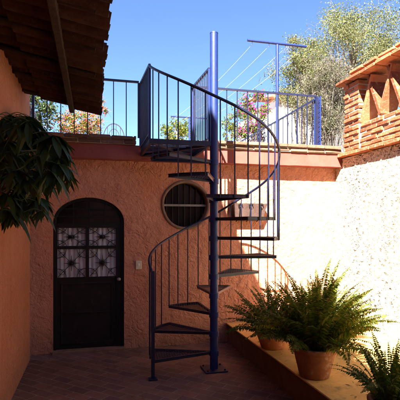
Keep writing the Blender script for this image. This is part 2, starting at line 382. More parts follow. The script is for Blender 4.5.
# door
def arch_strip(mb, x0, x1, zs, rise, wdt, y0, y1, z0=.005, n=28):
    """frame following the arch, wdt thick inwards"""
    cx, hw = (x0+x1)/2, (x1-x0)/2
    o_ = [(x0, z0)] + [(cx-hw*math.cos(PI*k/n), zs+rise*math.sin(PI*k/n)) for k in range(n+1)] + [(x1, z0)]
    h2, r2 = hw-wdt, rise-wdt
    i_ = [(x0+wdt, z0)] + [(cx-h2*math.cos(PI*k/n), zs+r2*math.sin(PI*k/n)) for k in range(n+1)] + [(x1-wdt, z0)]
    vs = []; m = len(o_)
    for (p, q) in zip(o_, i_): vs += [(p[0],y0,p[1]),(q[0],y0,q[1]),(q[0],y1,q[1]),(p[0],y1,p[1])]
    fs = [(0,1,2,3),(4*m-1,4*m-2,4*m-3,4*m-4)]
    for i in range(m-1):
        for k in range(4):
            k2=(k+1)%4; fs.append((4*i+k,4*i+4+k,4*i+4+k2,4*i+k2))
    mb.add(vs, fs)
DY = 5.86
b = MB(); arch_strip(b, DX0+.003, DX1-.003, DSP, DRI-.003, .035, DY-.02, DY+.04); door = b.build('door', M['door'], bld)
door['label'] = 'black iron arched door with four star grille panes'
b = MB()
b.box(DX0+.038, DX1-.038, DY-.012, DY+.03, 1.615, 1.672)              # transom
b.box(DX0+.038, DX0+.05, DY-.005, DY+.03, .02, 1.613)
b.box(DX1-.105, DX1-.038, DY-.005, DY+.03, .02, 1.613)                # lock stile
mx = -.068
b.box(mx-.022, mx+.02, DY-.006, DY+.03, .965, 1.613)
for (a0, a1) in ((DX0+.051, mx-.023), (mx+.021, DX1-.106)):
    b.box(a0, a1, DY-.0055, DY+.03, 1.335, 1.375)
b.build('door_frame', M['door'], door)
b = MB(); b.box(DX0+.051, DX1-.106, DY+.004, DY+.028, .02, .964)
for z in (.10, .50, .88): b.rbox(((DX0+DX1)/2-.03, DY, z), (.66, .012, .022), bev=.004)
for x in (DX0+.10, DX1-.16): b.rbox((x, DY, .49), (.02, .012, .76), bev=.004)
b.build('lower_panel', M['door_panel'], door)
# fanlight: dark glass with iron bars
b = MB(); b.box(DX0+.03, DX1-.03, DY+.031, DY+.036, .93, 2.0); b.build('fanlight_glass', M['glass'], door)
b = MB()
for z in (1.76, 1.86): 
    hw = (DHW-.035)*math.sqrt(max(0, 1-((z-DSP)/(DRI-.035))**2)); b.bar((DCX-hw, DY+.01, z), (DCX+hw, DY+.01, z), .014)
for k in (-1,0,1): 
    x = DCX+k*.2; b.bar((x, DY+.012, 1.67), (x, DY+.012, DSP+(DRI-.04)*math.sqrt(1-(k*.2/DHW)**2)), .014)
b.build('fanlight_bars', M['door'], door)
# panes: curtain with folds behind + scroll/star grille
panes = [(DX0+.051, mx-.023, 1.376, 1.612), (mx+.021, DX1-.106, 1.376, 1.612), (DX0+.051, mx-.023, .965, 1.334), (mx+.021, DX1-.106, .965, 1.334)]
for (x0, x1, z0, z1) in panes:
    b = MB(); n = 40; vs = []; ph = random.uniform(0, 6)
    for i in range(n+1):
        x = x0+(x1-x0)*i/n; y = DY+.022+.006*math.sin(i*.9+ph)+.003*math.sin(i*2.3)
        vs += [(x, y, z0), (x, y, z1)]
    b.add(vs, [(2*i, 2*i+2, 2*i+3, 2*i+1) for i in range(n)], True)
    pane = b.build('pane', M['curtain'], door)
for (x0, x1, z0, z1) in panes:
    b = MB(); cx, cz = (x0+x1)/2, (z0+z1)/2; hw, hh = (x1-x0)/2, (z1-z0)/2; y = DY+.002
    for k in range(16):
        a = 2*PI*k/16; r = .30 if k % 2 else .55
        b.tube([(cx, y, cz), (cx+hw*r*math.cos(a), y, cz+hh*r*math.sin(a))], [.007, .0025], 5)
    for sx in (-1,1):
        for sz in (-1,1):
            b.tube([(cx, y, cz), (cx+sx*hw*.97, y, cz+sz*hh*.97)], .0038, 5)
            # corner arcs and scroll
            pts = [(cx+sx*hw*(1-.62*math.cos(t)), y, cz+sz*hh*(1-.62*math.sin(t))) for t in [PI/2*j/12 for j in range(13)]]
            b.tube(pts, .0042, 5)
            pts = []
            for j in range(22):
                t = j/21*2.2*PI; rr = .055*(1-j/26)
                pts.append((cx+sx*(hw*.62+rr*math.cos(t)), y, cz+sz*(hh*.55+rr*math.sin(t))))
            b.tube(pts, .003, 4)
    b.lathe([(0.0,0),(.016,0),(.016,.006),(0,.006)], (0,0,0), 12)
    nn = 48; base = len(b.v)-nn
    for i in range(base, len(b.v)): v = b.v[i]; b.v[i] = (cx+v[0], y-.008+v[2], cz+v[1])
    b.build('grille', M['door'], door)
b = MB(); b.tube([(DX1-.07, DY-.005, .93), (DX1-.07, DY-.05, .93)], .011, 10); b.lathe([(0,-.022),(.02,-.016),(.026,0),(.02,.016),(0,.022)], (DX1-.07, DY-.06, .93), 14)
b.build('door_knob', M['barmetal'], door)
b = MB(); b.box(DX0+.002, DX1-.002, 5.72, 5.99, .005, .03); b.build('threshold', M['concrete'], bld)

# round window
b = MB(); prof = []
n = 64; vs = []
for k in range(n):
    a = 2*PI*k/n; 
    for (r, y) in ((WR+.022, YB+.01), (WR+.018, YB-.012), (WR+.002, YB-.016), (WR-.02, YB-.012), (WR-.022, YB+.14)):
        rr = r + .003*math.sin(5*a); vs.append((WX+rr*math.cos(a), y, WZ+rr*math.sin(a)))
fs = [(5*k+i, 5*k+i+1, 5*((k+1)%n)+i+1, 5*((k+1)%n)+i) for k in range(n) for i in range(4)]
b.add(vs, fs, True); win = b.build('window', M['concrete'], bld)
b = MB(); b.add([(WX+(WR-.02)*math.cos(2*PI*k/n), YB+.13, WZ+(WR-.02)*math.sin(2*PI*k/n)) for k in range(n)], [tuple(range(n))]); b.build('pane', M['glass'], win)
b = MB(); R2 = WR-.024
b.box(WX-R2, WX+R2, YB+.05, YB+.075, WZ-.016, WZ+.012)
b.build('cross_bar', M['barmetal'], win)
b = MB()
for k in range(-3, 4):
    x = k*.085; hgt = math.sqrt(R2*R2-x*x); b.bar((WX+x, YB+.09, WZ-hgt), (WX+x, YB+.09, WZ+hgt), .012)
b.build('window_bars', M['wood'], win)

# switch plate
t = thing('doorbell_plate', 'small ivory doorbell plate on orange wall right of the black door', 'doorbell', (.60, YB, 1.1))
b = MB(); b.rbox((.595, YB-.012, 1.115), (.078, .022, .115), bev=.006); b.build('plate', M['plate'], t)
b = MB(); b.rbox((.595, YB-.026, 1.118), (.02, .01, .032), bev=.003); b.build('push_button', M['white'], t)

# ---- left house with tiled eave
lh = thing('tiled_house', 'tall shaded house on the left with clay tiled eave on a dark beam', 'house', (XL, 2, 0))
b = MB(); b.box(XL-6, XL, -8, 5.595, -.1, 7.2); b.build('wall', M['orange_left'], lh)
EX, EZ, PIT = .09, 2.955, math.radians(13)
b = MB()
def half_tile(mb, p0, p1, r0, r1, up, thick=.012, seg=7):
    """barrel tile from p0 to p1 (x/z slope), curved up (cover) or down (pan)"""
    p0, p1 = Vector(p0), Vector(p1); t = (p1-p0).normalized(); n_ = Vector((-t.z, 0, t.x)); 
    if n_.z < 0: n_ = -n_
    vs = []
    for (p, r) in ((p0, r0), (p1, r1)):
        for th in (0, thick):
            for k in range(seg+1):
                a = PI*k/seg; rr = r+th
                vs.append(p + Vector((0,1,0))*(rr*math.cos(a)) + n_*(rr*math.sin(a)*(1 if up else -1)*.8))
    s1 = seg+1; fs = []
    for k in range(seg):
        fs += [(k, k+1, 2*s1+k+1, 2*s1+k), (s1+k, 3*s1+k, 3*s1+k+1, s1+k+1), (k, s1+k, s1+k+1, k+1), (2*s1+k, 2*s1+k+1, 3*s1+k+1, 3*s1+k)]
    fs += [(0, 2*s1, 3*s1, s1), (seg, s1+seg, 3*s1+seg, 2*s1+seg)]
    mb.add(vs, fs, False)
per = .175; y = 5.13; cp, sp_ = math.cos(PIT), math.sin(PIT)
while y > -1.0:
    for c in range(3):
        for up in (False, True):
            s0 = c*.30 - (0 if c else random.uniform(-.012, .03)) + (.02 if up else 0); s1 = s0+.36
            if c == 2: s1 = .86
            yy = y + (per/2 if up else 0) + random.uniform(-.006, .006); lift = .045 + c*.012 + (.01 if up else 0)
            P0 = (EX - s0*cp, yy, EZ + s0*sp_+lift); P1 = (EX - s1*cp, yy, EZ + s1*sp_+lift-.012)
            half_tile(b, P0, P1, .075 if up else .078, .062 if up else .088, up)
    y -= per
b.build('roof_tiles', M['tile'], lh)
b = MB(); b.rbox((-.235, 2.1, 2.985), (.055, 6.2, .075), bev=.006); b.build('beam', M['wood'], lh)
b = MB()
y = 5.0
while y > -.8:
    b = MB()
    x0, x1 = XL, EX-.07
    for_z = lambda x: EZ + (EX-x)*math.tan(PIT) + .005
    b.tube([(x0, y, for_z(x0)-.03), (x1, y, for_z(x1)-.03)], .022, 6); y -= .58; b.build('rafter', M['wood'], lh)

# ---- right garden wall with brick top
rw = thing('garden_wall', 'rough cream plastered wall on the right topped with red brick lattice', 'wall', (XR, 3, 0))
b = MB(); b.box(XR, XR+.3, -3.4, YB+.1, -.1, 2.62); b.build('wall', M['cream'], rw)
b = MB()
rowz = 2.62; cz = .068; 
def brick_courses(mb, y0, y1, z0, z1, x0=XR-.04, depth=.28):
    z = z0; row = 0
    while z < z1-.02:
        y = y0 - (0 if row % 2 else .11)
        while y < y1:
            a0 = max(y, y0); a1 = min(y+.23, y1)
            if a1-a0 > .04:
                px_ = x0 - random.uniform(0, .022) + depth/2
                mb.rbox((px_, (a0+a1)/2+random.uniform(-.004,.004), z+.029), (depth, a1-a0-.014, .052), (random.uniform(-.02,.02), random.uniform(-.02,.02), random.uniform(-.03,.03)), .003, .007)
            y += .23
        z += cz; row += 1
# slab course sticking out just over the plaster
y = -1.0
while y < 5.45:
    b.rbox((XR+.10, y+.14, 2.655), (.36, .268, .055), (random.uniform(-.02,.02), random.uniform(-.03,.03), random.uniform(-.02,.02)), .003, .008); y += .28
b.build('ledge_course', M['brick'], rw)
b = MB(); brick_courses(b, 5.14, 5.50, 2.69, 3.64); brick_courses(b, -1, 5.13, 2.69, 3.03)
for py0 in (3.55, 1.9, .2): brick_courses(b, py0, py0+.42, 3.03, 3.64)
b.build('brick_courses', M['brick'], rw)
b = MB(); b.box(XR-.036, XR+.22, 5.155, 5.49, 2.685, 3.63); b.box(XR-.036, XR+.22, -.98, 5.158, 2.685, 3.02)
b.build('mortar_bed', M['mortar'], rw)
b = MB()
for (ya, yb) in ((3.97, 5.14), (2.32, 3.55), (.62, 1.9)):
    n = 3; w_ = (yb-ya)/n
    for i in range(n):
        c = ya + w_*(i+.5)
        for sgn in (-1, 1):
            b.rbox((XR+.10, c+sgn*w_*.22, 3.335), (.24, .052, .63), (sgn*math.radians(24), 0, 0), .003, .007)
b.build('lattice_bricks', M['brick'], rw)
b = MB(); y = -1.0
while y < 5.32:
    b.rbox((XR+.09, y+.15, 3.675+random.uniform(-.006,.006)), (.44, .285, .045), (random.uniform(-.02,.02), random.uniform(-.03,.03), random.uniform(-.03,.03)), .003, .008)
    y += .30
y = -.9
while y < 5.25:
    b.rbox((XR+.06, y+.15, 3.73+random.uniform(-.006,.006)), (.34, .28, .045), (random.uniform(-.03,.03), .12+random.uniform(-.03,.03), random.uniform(-.03,.03)), .003, .008)
    y += .31
b.build('cap_bricks', M['brick'], rw)

# ---- unseen house added behind the camera to darken the courtyard shade
fh = thing('unseen_front_block', 'unseen plain plastered block added behind the camera to darken the courtyard', 'house', (1.4, -3.5, 0))
b = MB(); b.box(-8, 9, -9, -3.5, -.1, 5.8); b.build('wall', M['housewall'], fh)
b = MB(); b.box(-8.2, 9.2, -9.2, -3.2, 5.802, 6.0); b.build('roof', M['redroof'], fh)

# ---- low ledge the pots stand on
t = thing('planter_ledge', 'low ochre topped cement ledge along the right wall carrying potted ferns', 'ledge', (2.7, 4, 0))
b = MB(); b.rbox(((1.84+XR)/2, (1.2+YB)/2, .13), (XR-1.84-.004, YB-1.2-.004, .252), bev=.004); b.build('ledge_base', M['risershade'], t)
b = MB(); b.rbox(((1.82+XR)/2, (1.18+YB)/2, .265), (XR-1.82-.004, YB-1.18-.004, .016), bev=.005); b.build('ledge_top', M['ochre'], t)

# ------------------------------------------------------------------ spiral staircase
PX, PY = 1.34, 4.716; RISE = .2167; R0 = .74; START = 192.0; STEP = (START+180)/11
def P(ang, r, z): a = math.radians(ang); return Vector((PX+r*math.cos(a), PY+r*math.sin(a), z))
st = thing('spiral_staircase', 'blue metal spiral staircase winding up round a tall pole to the terrace', 'spiral stairs', (PX, PY, 0))
b = MB(); b.tube([(PX,PY,.012),(PX,PY,3.83)], .046, 28); b.tube([(PX,PY,3.83),(PX,PY,3.84)], [.048,.046], 28); b.build('pole', M['blue'], st)
b = MB(); b.rbox((PX, PY, .012), (.26, .26, .014), bev=.003)
for sx in (-1,1):
    for sy in (-1,1): b.tube([(PX+sx*.1, PY+sy*.1, .018), (PX+sx*.1, PY+sy*.1, .035)], .009, 6)
b.build('base_plate', M['rail'], st)
HR = [(192,1.12),(184,1.21),(166,1.28),(121,1.50),(76,1.77),(46,2.0),(16,2.18),(-14,2.37),(-59,2.65),(-104,2.89),(-149,3.19),(-180,3.40)]
def hz(a):
    for (a0, z0), (a1, z1) in zip(HR, HR[1:]):
        if a1 <= a <= a0: return z0+(z1-z0)*(a0-a)/(a0-a1)
    return HR[0][1] if a > HR[0][0] else HR[-1][1]
def clip_seg(p, q, poly):
    t0, t1 = 0.0, 1.0; d = (q[0]-p[0], q[1]-p[1]); n = len(poly)
    for i in range(n):
        a, c = poly[i], poly[(i+1)%n]; nx, ny = -(c[1]-a[1]), (c[0]-a[0])
        num = (p[0]-a[0])*nx+(p[1]-a[1])*ny; den = d[0]*nx+d[1]*ny
        if abs(den) < 1e-9:
            if num < 0: return None
            continue
        t = -num/den
        if den > 0: t0 = max(t0, t)
        else: t1 = min(t1, t)
        if t0 >= t1: return None
    return (p[0]+d[0]*t0, p[1]+d[1]*t0), (p[0]+d[0]*t1, p[1]+d[1]*t1)
def mesh_grate(mb, poly, z, ang, sp=.036, r=.0028):
    for k, da in ((0, 30), (1, -30)):
        a = math.radians(ang+da); dx, dy = math.cos(a), math.sin(a)
        cx = sum(p[0] for p in poly)/len(poly); cy = sum(p[1] for p in poly)/len(poly)
        for i in range(-34, 35):
            ox, oy = cx - dy*i*sp*.8, cy + dx*i*sp*.8
            s = clip_seg((ox-dx*2, oy-dy*2), (ox+dx*2, oy+dy*2), poly)
            if s and math.dist(*s) > .012: mb.tube([(*s[0], z+.0012*k), (*s[1], z+.0012*k)], r, 4, False, False)
tread_master = None
for k in range(1, 12):
    a0 = START-(k-1)*STEP + 1.5; a1 = a0-STEP-1.0; z = RISE*k
    arc = [P(a0+(a1-a0)*i/6, R0-.02, z) for i in range(7)]
    b = MB()
    inner0, inner1 = P(a0, .05, z), P(a1, .05, z)
    # angle-iron frame: two radial legs + curved outer
    def leg(p, q):
        d = (q-p).normalized(); ang = math.atan2(d.y, d.x); m = (p+q)/2
        b.rbox((m.x, m.y, z-.017), ((q-p).length, .005, .034), (0,0,ang))
        b.rbox((m.x, m.y, z-.0015), ((q-p).length, .024, .004), (0,0,ang))
    leg(inner0, arc[0]); leg(inner1, arc[-1])
    for p, q in zip(arc, arc[1:]): leg(p, q)
    tr = b.build('tread', M['rail'], st)
    poly = [(p.x, p.y) for p in [inner0, inner1] + arc[::-1]]
    area = sum(poly[i][0]*poly[(i+1)%len(poly)][1]-poly[(i+1)%len(poly)][0]*poly[i][1] for i in range(len(poly)))
    if area < 0: poly = poly[::-1]
    b = MB(); mesh_grate(b, poly, z-.004, (a0+a1)/2); b.build('grating', M['rail'], tr)
    b = MB(); b.tube([(PX,PY,z-.05),(PX,PY,z+.008)], .056, 20); b.build('sleeve', M['blue'], tr)
# balusters
ang = START-STEP/3
i = 0
while ang > -178:
    k = min(11, max(1, int((START+1.5-ang)//STEP)+1))
    z0 = RISE*k-.035
    p = P(ang, R0-.008, 0)
    b = MB(); b.bar((p.x, p.y, z0), (p.x, p.y, hz(ang)-.004), .0115); b.build('baluster', M['rail'], st)
    ang -= STEP/3
b = MB(); p = P(START, R0-.005, 0); b.bar((p.x, p.y, .008), (p.x, p.y, 1.16), .034); b.rbox((p.x, p.y, .012), (.09,.09,.01)); b.build('newel_post', M['rail'], st)
pts = [P(START, R0-.005, 1.08), P(START-1, R0-.005, 1.14)]
a = START-4
while a > -180: pts.append(P(a, R0-.005, hz(a))); a -= 5
pts.append(P(-180, R0-.005, 3.41))
# smooth z
for _ in range(3):
    zs = [p.z for p in pts]
    for i in range(1, len(pts)-1): pts[i].z = (zs[i-1]+2*zs[i]+zs[i+1])/4
b = MB(); b.tube(pts, .0145, 8); b.build('handrail', M['rail'], st)
# landing
LX0, LX1, LY0, LY1, LZ = PX-.74, PX-.03, PY-.02, 5.64, RISE*12
b = MB()
for (x0,x1,y0,y1) in ((LX0,LX1,LY0,LY0+.03),(LX0,LX1,LY1-.03,LY1),(LX0,LX0+.03,LY0+.031,LY1-.031),(LX1-.03,LX1,LY0+.031,LY1-.031)):
    b.box(x0,x1,y0,y1,LZ-.055,LZ-.002)
b.bar((LX0+.02,LY0+.02,LZ-.04),(LX1-.02,LY1-.02,LZ-.04),.03); b.bar((LX1-.02,LY0+.02,LZ-.042),(LX0+.02,LY1-.02,LZ-.042),.03)
x = LX0+.09
land = b.build('landing', M['rail'], st)
b = MB(); y = LY0+.045
while y < LY1-.06: b.box(LX0+.003, LX1-.003, y, y+.05, LZ+.0, LZ+.006); y += .085
b.build('landing_slats', M['rail'], land)
def guard(y0, y1, x0, x1, zt0, zt1, n, zb):
    b = MB(); b.bar((x0,y0,zt0),(x1,y1,zt1),.024); g = b.build('guard_rail', M['rail'], st)
    for i in range(n+1):
        t = i/n; x, y = x0+(x1-x0)*t, y0+(y1-y0)*t
        b = MB(); b.bar((x,y,zb),(x,y,zt0+(zt1-zt0)*t-.006), .026 if i in (0,n) else .0125); b.build('baluster', M['blue'] if i in (0,n) else M['rail'], g)
    b = MB(); b.bar((x0,y0+.02,zb+.06),(x1,y1-.02,zb+.06),.014); b.build('lower_rail', M['rail'], g)
guard(PY, 5.66, PX-.735, PX-.735, 3.41, 3.50, 10, LZ)
guard(PY+.06, 5.66, PX-.04, PX-.04, 3.45, 3.50, 9, LZ)

# ------------------------------------------------------------------ terrace railings
def railing(name, label, p0, p1, zt, zb, sp, posts=(0,1), postmat='rail', postw=.03):
    p0, p1 = Vector(p0), Vector(p1)
    t = thing(name, label, 'railing', (p0.x, p0.y, zb), 'blue railings round the roof terrace')
    b = MB(); b.bar((*p0, zt), (*p1, zt), .026); b.build('top_rail', M['rail'], t)
    n = max(2, round((p1-p0).length/sp))
    for i in range(n+1):
        q = p0+(p1-p0)*(i/n)
        if i in (0, n):
            b = MB(); b.bar((*q, zb), (*q, zt-.013), postw); b.build('post', M[postmat], t)
        else:
            b = MB(); b.bar((*q, zb), (*q, zt-.013), .0115); b.build('baluster', M['rail'], t)
railing('terrace_railing', 'thin blue railing along terrace edge between tiled eave and stair landing', (XL+.03, 5.66), (.585, 5.66), 3.52, 2.79, .155)
railing('terrace_railing', 'blue railing along terrace edge between the stair pole and brick lattice wall', (1.335, 5.66), (3.16, 5.66), 3.52, 2.79, .15)
railing('terrace_railing', 'blue railing running back from the corner post along right side of terrace', (3.22, 5.72), (3.22, 11.4), 3.52, 2.66, .17)
railing('terrace_railing', 'dark railing along left side of terrace half hidden by the tiled eave', (-.9, 5.74), (-.9, 11.4), 3.40, 2.66, .13)
# lattice corner post
t = thing('corner_post', 'bright blue lattice corner post where the two terrace railings meet', 'post', (3.19, 5.69, 2.79))
b = MB()
for dx in (-.03, .03):
    for dy in (-.03, .03): b.bar((3.19+dx, 5.69+dy, 2.79), (3.19+dx, 5.69+dy, 3.53), .014)
b.build('uprights', M['blue'], t)
b = MB()
z = 2.8
while z < 3.46:
    for sx in (-1, 1):
        b.bar((3.19-.03*sx, 5.66, z), (3.19+.03*sx, 5.66, z+.07), .008); b.bar((3.19+.03*sx, 5.72, z), (3.19-.03*sx, 5.72, z+.07), .008)
    z += .07
b.build('lacing', M['blue'], t)

# clothesline posts
def tpost(x, y, h, label):
    t = thing('clothesline_post', label, 'clothesline post', (x, y, 2.66), 'clothesline posts on the terrace')
    b = MB(); b.tube([(x,y,2.66),(x,y,h-.02)], .024, 14); b.build('post', M['blue'], t)
    b = MB(); b.tube([(x-.5,y,h),(x+.5,y,h)], .021, 12); b.build('crossbar', M['blue'], t)
    b = MB()
    for k in (-.42,-.14,.14,.42): b.tube([(x+k,y,h-.02),(x+k,y,h-.06)], .005, 6)
    b.build('hooks', M['rail'], t)
TPX, TPY, TPZ = 2.83, 6.3, 4.52
tpost(TPX, TPY, TPZ, 'tall blue T shaped clothesline post standing behind the front terrace railing')
tpost(2.50, 11.2, TPZ, 'distant T shaped clothesline post beyond the stair landing')
for k, s in ((-.42,'outermost, nearest the stair pole'),(-.14,'second from the stair pole'),(.14,'third from the stair pole'),(.42,'outermost, nearest the big tree')):
    b = MB(); p0 = Vector((TPX+k, TPY, TPZ-.055)); p1 = Vector((2.50+k, 11.2, TPZ-.055)); pts = []
    for i in range(17):
        t_ = i/16; q = p0.lerp(p1, t_); q.z -= .18*4*t_*(1-t_)*.5; pts.append(q)
    b.tube(pts, .0017, 4); b.build('clothesline', M['wire'], label='thin pale clothesline strung between the two T posts, '+s, cat='clothesline', group='clotheslines')

# ------------------------------------------------------------------ wall planter
t = thing('wall_planter', 'pinkish stone planter box hung on the sunlit wall behind the stairs', 'planter', (2.13, YB, 1.72))
b = MB()
x0, x1, y0, y1, z0, z1 = 1.87, 2.38, YB-.17, YB-.003, 1.72, 1.95
vs = [(x0+.05,y0+.05,z0),(x1-.05,y0+.05,z0),(x1-.05,y1,z0),(x0+.05,y1,z0),(x0,y0,z1),(x1,y0,z1),(x1,y1,z1),(x0,y1,z1),
      (x0+.02,y0+.02,z1),(x1-.02,y0+.02,z1),(x1-.02,y1-.01,z1),(x0+.02,y1-.01,z1),(x0+.02,y0+.02,z1-.03),(x1-.02,y0+.02,z1-.03),(x1-.02,y1-.01,z1-.03),(x0+.02,y1-.01,z1-.03)]
b.add(vs, [(0,3,2,1),(0,1,5,4),(1,2,6,5),(2,3,7,6),(3,0,4,7),(4,5,9,8),(5,6,10,9),(6,7,11,10),(7,4,8,11),(8,9,13,12),(9,10,14,13),(10,11,15,14),(11,8,12,15)])
b.build('trough', M['plum'], t)
b = MB(); b.box(x0+.022, x1-.022, y0+.022, y1-.012, z1-.04, z1-.012); b.build('soil', M['soil'], t)
b = MB()
for xx in (x0+.1, (x0+x1)/2, x1-.1):
    pts = [(xx+.035*math.cos(u)*(1-u/9), y0-.014, z1-.03+.035*math.sin(u)*(1-u/9)) for u in [j*.45 for j in range(14)]]
    b.tube(pts, .006, 6); b.tube([(xx,y0-.012,z1-.03),(xx,y0+.02,z0+.03),(xx,y1-.01,z0-.02)], .007, 6)
b.build('iron_bracket', M['door'], t)

# ------------------------------------------------------------------ plants
def leaf(mb, p, d, n_, ln, wd, fold=.0, droop=0.0, shape='lance'):
    """leaf blade from p along d with normal n_: two rows of quads"""
    d = d.normalized(); s = d.cross(n_).normalized(); n_ = s.cross(d).normalized()
    prof = [(0,.08),(.25,.8),(.55,1.0),(.82,.6),(1.0,.03)] if shape == 'lance' else [(0,.1),(.4,1.0),(1.0,.05)]
    vs = []
    for (t, w_) in prof:
        c = p + d*ln*t - Vector((0,0,1))*droop*ln*t*t
        vs += [c - s*wd*w_*.5 + n_*fold*wd*w_, c, c + s*wd*w_*.5 + n_*fold*wd*w_]
    fs = []
    for i in range(len(prof)-1):
        fs += [(3*i, 3*i+1, 3*i+4, 3*i+3), (3*i+1, 3*i+2, 3*i+5, 3*i+4)]
    mb.add(vs, fs, False)

def frond(mb, stem, base, az, length, lift, curl, wd, npin):
    """sword-fern frond: arching midrib with paired pinnae"""
    pts = []; p = Vector(base); el = lift; hd = Vector((math.cos(az), math.sin(az), 0)); n = 22
    bend = random.uniform(-.55, .55); wig = random.uniform(0, 6)
    for i in range(n+1):
        pts.append(p.copy()); h = hd.copy(); h.rotate(Matrix.Rotation(bend*i/n, 3, 'Z'))
        dirv = h*math.cos(el) + Vector((0,0,1))*math.sin(el)
        dirv = dirv + Vector((math.sin(wig+i*.5), math.cos(wig+i*.4), 0))*.07
        p = p + dirv*(length/n); el -= curl/n*(.5+1.2*i/n)
    stem.tube(pts, [.0028*(1-.75*i/n) for i in range(n+1)], 4, False)
    tw = random.uniform(-.7, .7)
    for j in range(npin):
        t = .10 + .90*(j+.5)/npin; f = t*n; i = min(int(f), n-1); q = pts[i].lerp(pts[i+1], f-i)
        tg = (pts[i+1]-pts[i]).normalized(); side = tg.cross(Vector((0,0,1)))
        if side.length < .05: side = Vector((-hd.y, hd.x, 0))
        side.normalize(); side = Matrix.Rotation(tw, 3, tg) @ side; up = side.cross(tg)
        w_ = wd*(min(1, .45+t*1.7) if t < .33 else max(.12, 1-((t-.33)/.67)**2.2*.93))
        for s in (-1, 1):
            dd = side*s + tg*.30 + up*random.uniform(-.30, .12) + Vector([random.gauss(0,.09) for _ in range(3)])
            leaf(mb, q, dd, up, w_*random.uniform(.9,1.1), length*.92/npin*random.uniform(.95,1.25), .10, random.uniform(.0,.5), 'q')

def pot(t, c, rt, rb, h, mat, rimh=.05):
    b = MB(); th = .016
    b.lathe([(0,.0),(rb*.9,0),(rb,.008),(rb+(rt-rb)*.84,h-rimh-.006),(rt-.008,h-rimh),(rt+.008,h-rimh+.005),(rt+.012,h-.012),(rt+.006,h),(rt-th+.002,h),(rt-th-.004,h-.012),(rt-th-.012,h-.08)], c, 48, .004)
    b.build('pot', M[mat], t)
    b = MB(); b.lathe([(rt-th-.004,h-.045),(rt*.5,h-.03),(0,h-.026)], c, 24, .02); b.build('soil', M['soil'], t)

def potted_fern(c, rt, rb, h, mat, label, nf, ln, lean, potn='terracotta', bias=None, seed=1, wd=.05):
    random.seed(seed)
    t = thing('potted_fern', label, 'potted fern', c, 'potted ferns by the right wall')
    pot(t, c, rt, rb, h, potn)
    fo, stm = MB(), MB()
    for i in range(nf):
        az = 2*PI*i*.618 + random.uniform(-.3,.3); u = (i+.5)/nf
        lift = math.radians(88 - lean*u**.8 + random.uniform(-11,11))
        r = rt*.55*math.sqrt(u); L_ = ln*random.uniform(.72, 1.08)*(1.0-.15*u)
        if bias: L_ *= 1+bias[1]*math.cos(az-bias[0])
        frond(fo, stm, (c[0]+r*math.cos(az), c[1]+r*math.sin(az), c[2]+h-.035), az, L_, lift, random.uniform(.3, .85)+.5*u, wd*random.uniform(.85,1.15), int(L_*58))
    fo.build('fronds', M[mat], t); stm.build('stalks', M[mat], t)
    return t

TOPZ = .274
potted_fern((1.965, 3.56, TOPZ), .195, .135, .275, 'fern', 'large bushy fern in mossy terracotta pot at the front of the ledge', 130, .80, 50, 'terracotta_old', (.35, .03), 3, .068)
potted_fern((1.965, 4.50, TOPZ), .19, .13, .20, 'fern_dark', 'darker arching fern in bright orange terracotta bowl behind the big fern', 74, .60, 62, 'terracotta', (2.9, .12), 5, .05)
potted_fern((2.03, 2.60, TOPZ), .15, .10, .16, 'fern_dark', 'small upright fern in clay pot nearest the camera in lower right corner', 66, .52, 40, 'terracotta_old', None, 9, .030)
potted_fern((2.72, 4.55, TOPZ), .16, .11, .22, 'fern', 'yellowish fern behind the big fern against the sunlit cream wall', 60, .66, 60, 'terracotta', None, 12, .055)

# umbrella plant on the left
def at(px, py, depth):
    lat = (px-200)/430*depth; return Vector((lat*math.cos(TH)+depth*math.sin(TH), depth*math.cos(TH)-lat*math.sin(TH), EYE-(py-225)/430*depth))
random.seed(21)
t = thing('umbrella_plant', 'dark green umbrella plant with drooping leaflets reaching in below the tiled eave', 'plant', (-.6, 2.5, 0))
stm, fo = MB(), MB()
trunk = catmull([(-.62,2.5,0),(-.58,2.45,.7),(-.6,2.55,1.4),(-.62,2.6,2.0),(-.6,2.8,2.45)], 8)
stm.tube(trunk, [.03*(1-.5*i/len(trunk)) for i in range(len(trunk))], 8)
tips = []
while len(tips) < 105:
    d = random.uniform(2.9, 4.3); px_, py_ = random.uniform(-12, 64), random.uniform(112, 212)
    if px_ > 44 and py_ > 175: continue
    if px_ > 30 and py_ < 128: continue
    if px_ > 52 and random.random() < .5: continue
    p = at(px_, py_, d)
    if p.x < -.66: p.x = -.66+random.uniform(0,.08)
    tips.append(p)
tips += [at(62,172,3.9), at(70,176,3.8), at(60,150,3.9), at(50,158,3.6), at(40,200,3.8)]
for tip in tips:
    base = Vector((-.6, 2.7, min(2.3, tip.z-.05))); base = base.lerp(tip, .80)
    base.x = max(-.68, base.x-.06)
    cc = catmull([base, (base+tip)/2+Vector((0,0,.02)), tip], 5)
    stm.tube(cc, .0028, 5, False)
    L0 = random.uniform(.7, 1.15)
    for k in range(random.randint(7, 10)):
        a = 2*PI*k/9+random.uniform(-.35,.35)
        d = Vector((math.cos(a), math.sin(a), -random.uniform(.15, 1.0)))
        leaf(fo, tip, d, Vector((random.uniform(-.3,.3),random.uniform(-.3,.3),1)), L0*random.uniform(.10,.19), L0*random.uniform(.042,.068), random.uniform(.05,.2), random.uniform(.15,.75))
for k in range(5):   # limbs running along the wall
    e = random.choice(tips).lerp(Vector((-.6,3.4,2.2)), .5); stm.tube(catmull([(-.61,2.6,1.6+.15*k),(-.62,3.0,1.9+.1*k),e],6), .007, 6, False)
stm.build('stem', M['greenstem'], t); fo.build('foliage', M['umbrella'], t)

